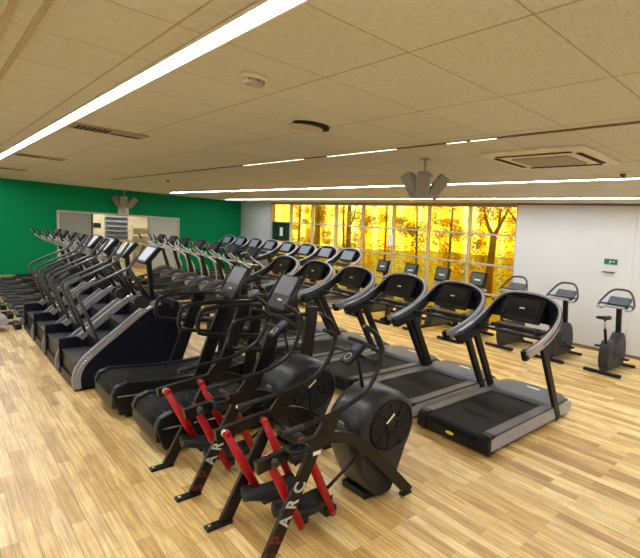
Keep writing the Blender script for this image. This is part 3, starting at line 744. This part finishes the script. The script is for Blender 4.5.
# ------------------------------------------------------------------ stair climbers
def stair(label):
    t = thing('stair_climber', label, 'stair climber', (0, 0, 0), 'stair climbers in a row')
    # local y = world y - .95
    W = .425
    outer = [(.03, .03), (.02, .16), (.06, .30), (.15, .42), (.40, .66), (.66, .92), (.80, .98)]
    for s in (-1, 1):
        x0, x1 = sorted((s*(W-.05), s*W))
        b = MB(); b.prism((outer if s == 1 else [(.02, .03), (.02, .45), (.20, .46), (.40, .66), (.66, .92), (.80, .98)]) + [(.90, .94), (.98, .80), (.98, .04)], x0, x1, .008); pn = b.build('side_panel', NAVY, t)
        S = smooth_path([Vector((0, y, z)) for y, z in (outer if s == 1 else [(.19, .45), (.40, .66), (.66, .92), (.80, .98)])], 2); bm = bmesh.new(); R = []
        xa, xb = s*(W-.054), s*(W+.008)
        for i, p in enumerate(S):
            dd = (S[min(i+1, len(S)-1)]-S[max(i-1, 0)]).normalized(); nn = Vector((0, -dd.z, dd.y))
            o_, i_ = p+nn*.012, p-nn*.056
            R.append([bm.verts.new(v) for v in ((xa, o_.y, o_.z), (xb, o_.y, o_.z), (xb, i_.y, i_.z), (xa, i_.y, i_.z))])
        for i in range(len(R)-1):
            for j in range(4): bm.faces.new((R[i][j], R[i][(j+1) % 4], R[i+1][(j+1) % 4], R[i+1][j]))
        bm.faces.new(R[0][::-1]); bm.faces.new(R[-1]); bmesh.ops.recalc_face_normals(bm, faces=bm.faces[:])
        q = MB(); q._add(bm); tr = q.build('side_trim', mat('stair trim', (.29, .30, .335), .32, .2) if 'stair trim' not in bpy.data.materials else bpy.data.materials['stair trim'], t)
        b = MB(); b.tube([Vector((s*(W+.008), p.y+.012, p.z-.024)) for p in (S[4:] if s == 1 else S)], .0055, 6) if s == 1 else b.tube([Vector((-W+.03, p.y, p.z+.013)) for p in S], .007, 6); b.build('bright_line', BRIGHT, tr)
        # handles
        x = s*.33
        pts = [(x, .25, .52), (x, .105, 1.0), (x, .085, 1.07), (x, .12, 1.13), (x, .46, 1.33), (x, .53, 1.37), (x, .56, 1.42), (x, .68, 1.63)]
        b = MB(); b.tube(pts, .0165, 9, rounds=1); b.build('handle_tube', TUBEG, t)
        b = MB(); b.tube([(x, .52, 1.36), (x, .64, 1.15), (x, .74, .95)], .02, 9); b.build('handle_support', BLACKM, t)
        b = MB(); b.cyl((s*(W-.01), .63, .97), .075, .05, 'X', 28); b.build('pivot_cover', RUBBER, t)
    steps = [(.05, .40, .33), (.28, .60, .51), (.48, .82, .70), (.68, .96, .88)]
    for k, (y0, y1, z) in enumerate(steps):
        b = MB(); b.box(-W+.05, W-.05, y0, y1, z-.20, z-.012, .004); st_ = b.build('riser', BLACK, t)
        b = MB(); b.box(-W+.055, W-.055, y0-.01, y1-.06, z-.014, z, .003); b.build('tread', GREYD, st_)
    MB().box(-W+.05, W-.05, .03, .96, .0, .12, .01).build('base', BLACK, t)
    b = MB(); b.box(-W+.05, W-.05, .96, 1.02, .1, .95, .02); b.build('front_cover', NAVY, t)
    b = MB(); b.bar((0, .84, .86), (0, .80, 1.45), .05, .06, .01); b.build('mast', BLACKM, t)
    b = MB(); b.tube([(-.33, .60, 1.20), (0, .78, 1.20), (.33, .60, 1.20)], .018, rounds=1); b.build('cross_bar', BLACKM, t)
    m = Matrix.Translation((0, .78, 1.52)) @ Matrix.Rotation(math.radians(-35), 4, 'X')
    b = MB(); b.box(-.19, .19, 0, .055, -.13, .13, .015, m); d = b.build('display', BLACK, t)
    b = MB(); b.box(-.155, .155, -.004, .002, -.095, .095, .002, m); b.build('screen', LSCREEN3, d)
    return t
S0 = stair('stair climber with silver side trim, nearest the viewer, beside the slatted treadmills'); S0.location = (-7.03, .95, 0)
for k, lb in enumerate(['stair climber second from the viewer', 'stair climber third from the viewer', 'stair climber farthest from the viewer, beside the far cross trainers']):
    dup(S0, (-7.03-1.0*(k+1), .95, 0), lb)

# ------------------------------------------------------------------ cross trainers
def elliptical(label):
    t = thing('cross_trainer', label, 'cross trainer', (0, 0, 0), 'cross trainers with silver swing arms')
    b = MB(); b.box(-.3, .3, .02, .12, 0, .06, .02); b.box(-.3, .3, 1.62, 1.72, 0, .06, .02); b.box(-.05, .05, .1, 1.7, .03, .09, .01); b.build('base_frame', GREYD, t)
    pr = [Vector((0, y, z)) for y, z in ((.95, .06), (.98, .30), (1.12, .48), (1.35, .60), (1.55, .50), (1.66, .30), (1.68, .08))]
    b = MB(); b.prism([(p.y, p.z) for p in smooth_path(pr, 2)], -.17, .17, .02); hs = b.build('drive_housing', GREYD, t)
    for s in (-1, 1): b = MB(); b.cyl((s*.175, 1.33, .32), .15, .02, 'X', 32); b.build('crank_disc', GREYP, hs)
    b = MB(); b.bar((0, 1.42, .55), (0, 1.24, 1.30), .07, .07, .015); b.build('mast', BLACKM, t)
    m = Matrix.Translation((0, 1.20, 1.36)) @ Matrix.Rotation(math.radians(-30), 4, 'X')
    b = MB(); b.box(-.22, .22, 0, .06, -.15, .16, .03, m); d = b.build('display', BLACK, t)
    b = MB(); b.box(-.16, .16, -.004, .002, -.09, .11, .002, m); b.build('screen', LSCREEN2, d)
    b = MB(); b.tube([(-.13, 1.28, 1.12), (-.2, 1.05, 1.14), (-.2, .98, 1.2), (-.12, 1.0, 1.26)], .015, rounds=1); b.tube([(.13, 1.28, 1.12), (.2, 1.05, 1.14), (.2, .98, 1.2), (.12, 1.0, 1.26)], .015, rounds=1); b.tube([(-.13, 1.28, 1.12), (.13, 1.28, 1.12)], .016); b.build('fixed_handle', SILVER, t)
    for s in (-1, 1):
        f = .10*s
        b = MB(); b.tube([(s*.29, .90+f, 1.47), (s*.29, .98+f, 1.27), (s*.28, 1.14+f, 1.17), (s*.29, 1.38+f*.5, 1.02), (s*.27, 1.52, .78), (s*.24, 1.55, .5)], .016, 9, rounds=2); sa = b.build('swing_arm', SILVER, t)
        b = MB(); b.tube([(s*.29, .897+f, 1.49), (s*.29, .96+f, 1.33)], .019, 9); b.build('grip', RUBBER, sa)
        b = MB(); b.tube([(s*.2, .22, .16), (s*.2, .8, .22+f), (s*.19, 1.33, .32+f)], .024, 8, rounds=1); pa = b.build('pedal_arm', GREYD, t)
        b = MB(); b.box(s*.17-.085 if s > 0 else -.255, .255 if s > 0 else .085-.17, .45, .80, .21+f*.4, .25+f*.4, .015); b.build('pedal', RUBBER, pa)
    for s in (-1, 1): b = MB(); b.box(s*.2-.05, s*.2+.05, .05, .5, .06, .13, .015); b.build('roller_track', GREYD, t)
    return t
E0 = elliptical('x')
ml = ['cross trainer beside the sixth dark screened treadmill', 'second cross trainer left of the dark screened treadmills', 'third cross trainer left of the dark screened treadmills',
      'fourth cross trainer left of the dark screened treadmills', 'fifth cross trainer left of the dark screened treadmills, before the green wall', 'sixth cross trainer of the middle row, before the pale sliding panel', 'seventh cross trainer of the middle row, farthest left before the opening']
E0.location = (-9.9, 3.0, 0); E0['label'] = ml[0]
for k in range(1, 7): dup(E0, (-9.9-1.0*k, 3.0, 0), ml[k])
fl_ = ['nearest of the far left cross trainers, next to the last stair climber', 'second of the far left cross trainers beyond the stair climbers', 'third of the far left cross trainers beyond the stair climbers', 'fourth of the far left cross trainers beyond the stair climbers',
       'fifth of the far left cross trainers beyond the stair climbers', 'sixth of the far left cross trainers beyond the stair climbers', 'last of the far left cross trainers, closest to the green wall']
for k in range(7): dup(E0, (-11.1-.98*k, .98, 0), fl_[k])

# ------------------------------------------------------------------ bikes
def bike(label):
    t = thing('exercise_bike', label, 'exercise bike', (0, 0, 0), 'upright exercise bikes by the white wall')
    # local y = world y - 6.4
    b = MB(); b.tube([(-.31, .0, .035), (.31, .0, .035)], .035, 10, sy=.8); b.build('rear_foot', BLACK, t)
    b = MB(); b.tube([(-.25, .74, .035), (.25, .74, .035)], .032, 10, sy=.8); b.build('front_foot', BLACK, t)
    b = MB(); b.box(-.05, .05, .0, .74, .04, .10, .02); b.build('base_beam', GREYD, t)
    P = smooth_path([Vector((0, y, z)) for y, z in ((.05, .06), (-.02, .2), (.0, .42), (.08, .55), (.22, .48), (.34, .50), (.46, .62), (.6, .60), (.70, .42), (.72, .2), (.62, .06))], 2)
    b = MB(); b.prism([(p.y, p.z) for p in P], -.085, .085, .025, smooth=True); hs = b.build('housing', mat('bike shell', (.028, .030, .037), .4), t)
    for s in (-1, 1): b = MB(); b.cyl((s*.09, .32, .30), .10, .02, 'X', 28); b.build('crank_cover', GREYD, hs)
    for s in (-1, 1):
        b = MB(); b.bar((s*.125, .32, .30), (s*.125, .32+s*.13, .30-s*.10), .03, .02); cr = b.build('crank', GREYD, t)
        b = MB(); b.box(s*.19-.05, s*.19+.05, .32+s*.13-.04, .32+s*.13+.04, .285-s*.10, .315-s*.10, .008); b.build('pedal', BLACK, cr)
    b = MB(); b.tube([(0, .06, .48), (0, -.02, .72)], .026); b.build('seat_tube', BLACK, t)
    b = MB(); b.tube([(0, -.015, .70), (0, -.05, .87)], .018); b.build('seat_post', BRIGHT, t)
    bm = bmesh.new(); R = []
    for i in range(11):
        u = i/10; y = -.19+.30*u; hw = .105*(1-u)**.6*(.6+.4*min(1, u*6))+.026
        zt = .925+.018*(1-u)**2
        R.append([bm.verts.new(p) for p in ((-hw, y, zt-.035), (-hw*.9, y, zt-.01), (0, y, zt), (hw*.9, y, zt-.01), (hw, y, zt-.035), (hw*.6, y, zt-.05), (-hw*.6, y, zt-.05))])
    for i in range(10):
        for j in range(7):
            f = bm.faces.new((R[i][j], R[i][(j+1) % 7], R[i+1][(j+1) % 7], R[i+1][j])); f.smooth = True
    bm.faces.new(R[0]); bm.faces.new(R[-1]); bmesh.ops.recalc_face_normals(bm, faces=bm.faces[:])
    q = MB(); q._add(bm); q.build('seat', RUBBER, t)
    b = MB(); b.bar((0, .52, .50), (0, .46, 1.04), .075, .085, .02); b.build('mast', BLACK, t)
    m = Matrix.Translation((0, .42, 1.12)) @ Matrix.Rotation(math.radians(-52), 4, 'X')
    b = MB(); b.box(-.19, .19, 0, .045, -.11, .12, .02, m); d = b.build('display', GREYD, t)
    b = MB(); b.box(-.16, .16, -.004, .002, -.08, .095, .002, m); b.build('screen', LSCREEN2, d)
    hb = [(-.19, .22, 1.02), (-.29, .26, 1.03), (-.30, .36, 1.10), (-.17, .50, 1.30), (0, .52, 1.315), (.17, .50, 1.30), (.30, .36, 1.10), (.29, .26, 1.03), (.19, .22, 1.02)]
    b = MB(); b.tube(hb, .018, 9, rounds=2); b.tube([(-.28, .34, 1.08), (.28, .34, 1.08)], .015); hh = b.build('handlebar', GREYD, t)
    b = MB(); b.tube([hb[0], hb[1]], .022, 9); b.tube([hb[-1], hb[-2]], .022, 9); b.tube([(-.17, .245, 1.05), (.17, .245, 1.05)], .02); b.build('grip', GREYP, hh)
    return t
B0 = bike('upright exercise bike at the right edge, before the exit sign wall'); B0.location = (-2.86, 6.43, 0)
dup(B0, (-3.86, 6.43, 0), 'upright exercise bike second from the right, behind the fully visible treadmill')
dup(B0, (-4.92, 6.43, 0), 'upright exercise bike at the corner where white wall meets the windows')

def recumbent(label):
    t = thing('recumbent_bike', label, 'exercise bike', (0, 0, 0), 'recumbent bikes with boxy displays by the windows')
    b = MB(); b.tube([(-.27, -.45, .035), (.27, -.45, .035)], .032, 10); b.tube([(-.25, .62, .035), (.25, .62, .035)], .032, 10); b.box(-.05, .05, -.45, .64, .05, .12, .02); b.build('base_frame', BLACK, t)
    P = smooth_path([Vector((0, y, z)) for y, z in ((-.05, .10), (.02, .32), (.2, .50), (.42, .60), (.6, .48), (.66, .24), (.62, .08))], 2)
    b = MB(); b.prism([(p.y, p.z) for p in P], -.11, .11, .025, smooth=True); hs = b.build('housing', GREENH, t)
    for s in (-1, 1): b = MB(); b.cyl((s*.115, .34, .34), .11, .02, 'X', 28); b.build('crank_cover', GREYD, hs)
    for s in (-1, 1):
        b = MB(); b.bar((s*.14, .34, .34), (s*.14, .34+s*.12, .34-s*.09), .03, .02); cr = b.build('crank', GREYD, t)
        b = MB(); b.box(s*.21-.05, s*.21+.05, .34+s*.12-.05, .34+s*.12+.05, .335-s*.09, .365-s*.09, .008); b.build('pedal', BLACK, cr)
    b = MB(); b.bar((0, .50, .52), (0, .36, 1.10), .08, .08, .02); b.build('mast', BLACK, t)
    m = Matrix.Translation((0, .30, 1.17)) @ Matrix.Rotation(math.radians(-14), 4, 'X')
    b = MB(); b.box(-.20, .20, 0, .07, -.16, .15, .02, m); d = b.build('display', BLACK, t)
    b = MB(); b.box(-.165, .165, -.004, .002, -.11, .12, .002, m); b.build('screen', mat('grey display glass', (.10, .115, .12), .25), d)
    b = MB(); b.box(-.07, .09, -.007, -.003, -.03, .0, 0, m); b.build('status_bar', WHITE, d)
    b = MB(); b.tube([(-.2, .18, .92), (-.22, .40, .98), (.22, .40, .98), (.2, .18, .92)], .016, rounds=1); b.build('handlebar', GREYP, t)
    b = MB(); b.box(-.2, .2, -.42, -.08, .40, .47, .03, None, 3); b.build('seat', RUBBER, t)
    b = MB(); b.box(-.19, .19, -.03, .03, -.02, .42, .025, Matrix.Translation((0, -.46, .46)) @ Matrix.Rotation(math.radians(14), 4, 'X'), 3); b.build('backrest', RUBBER, t)
    b = MB(); b.bar((0, -.30, .08), (0, -.26, .42), .08, .08); b.build('seat_post', GREYD, t)
    return t
R0 = recumbent('x'); rl = ['boxy displayed exercise bike, rightmost of four before the yellow windows', 'boxy displayed exercise bike, second from the right of four before the yellow windows', 'boxy displayed exercise bike, third from the right of four before the yellow windows', 'boxy displayed exercise bike, leftmost of four before the yellow windows']
for k in range(4):
    if k == 0: R0.location = (-5.86, 6.5, 0); R0['label'] = rl[0]
    else: dup(R0, (-5.86-1.02*k, 6.5, 0), rl[k])

# ------------------------------------------------------------------ low benches, far left
def bench(label):
    t = thing('low_bench', label, 'bench', (0, 0, 0), 'low padded benches at the left edge')
    b = MB(); b.box(-.27, .27, -1.0, .02, .17, .24, .02, None, 3); b.build('pad', PAD, t)
    b = MB(); b.box(-.25, .25, -.95, 0, .13, .17, .01); b.build('frame', BLACKM, t)
    for y in (-.85, -.1): MB().box(-.24, .24, y-.03, y+.03, 0, .13, .008).build('leg', BLACKM, t)
    b = MB(); b.tube([(-.26, .13, .16), (.26, .13, .16)], .06, 16); b.build('roller', GREYP, t)
    b = MB(); b.box(-.03, .03, -.05, .32, .06, .11, .008); b.box(-.2, .2, .26, .34, 0, .10, .015); b.build('front_foot', BLACKM, t)
    return t
L0 = bench('x')
bl = ['low padded bench with a silver roller, nearest of those at the left edge', 'second low padded bench from the viewer at the left edge', 'third low padded bench from the viewer at the left edge', 'fourth low padded bench from the viewer at the left edge', 'fifth low padded bench from the viewer at the left edge', 'farthest low padded bench at the left edge, by the green wall']
for k in range(6):
    if k == 0: L0.location = (-10.8, .62, 0); L0['label'] = bl[0]
    else: dup(L0, (-10.8-1.08*k, .62, 0), bl[k])
t = thing('handlebar_stand', 'black arched handlebar on a stand at the far left edge before the green wall', 'stand', (-16.8, .6, 0))
b = MB(); b.tube([(0, -.9, .78), (0, -.4, .80), (0, -.05, .72), (0, .08, .5)], .035, rounds=2); b.build('handlebar', BLACKM, t)
b = MB(); b.tube([(0, .08, .55), (0, .10, .03)], .03); b.tube([(0, -.8, .80), (0, -.8, .03)], .03); b.box(-.2, .2, -.85, .15, 0, .03, .008); b.build('stand', BLACKM, t)

# yellow ball on a cord hanging off the nearest machine's console
t = thing('cable', 'thin black cord with a small yellow knob beside the nearest fan housing', 'cord', (-3.12, 2.35, 0))
b = MB(); b.tube([(0, 0, .0), (0.0, 0, .32)], .005, 6); b.build('cord', BLACKM, t)
MB().ball((0, 0, .345), .028).build('knob', YEL, t)

# ------------------------------------------------------------------ camera
yaw, pitch, roll = -.652496, .08825, .066766
cy_, sy_ = math.cos(yaw), math.sin(yaw)
f = Vector((sy_*math.cos(pitch), cy_*math.cos(pitch), -math.sin(pitch)))
r = Vector((cy_, -sy_, 0)); u = r.cross(f)
r2 = r*math.cos(roll)+u*math.sin(roll); u2 = -r*math.sin(roll)+u*math.cos(roll)
cam = bpy.data.cameras.new('camera'); co = bpy.data.objects.new('camera', cam); col.objects.link(co)
M = Matrix.Identity(4)
for i in range(3): M[i][0] = r2[i]; M[i][1] = u2[i]; M[i][2] = -f[i]
M[0][3], M[1][3], M[2][3] = 0, 0, 2.0
co.matrix_world = M
cam.sensor_fit = 'HORIZONTAL'; cam.sensor_width = 36; cam.lens = 446.79/640*36; cam.shift_x = (320-503.5)/640; cam.shift_y = 0
cam.clip_start = .05; cam.clip_end = 200
scn.camera = co
vs = scn.view_settings; vs.view_transform = 'Standard'; vs.look = 'None'; vs.gamma = 1; vs.use_curve_mapping = False; vs.exposure = 0.66
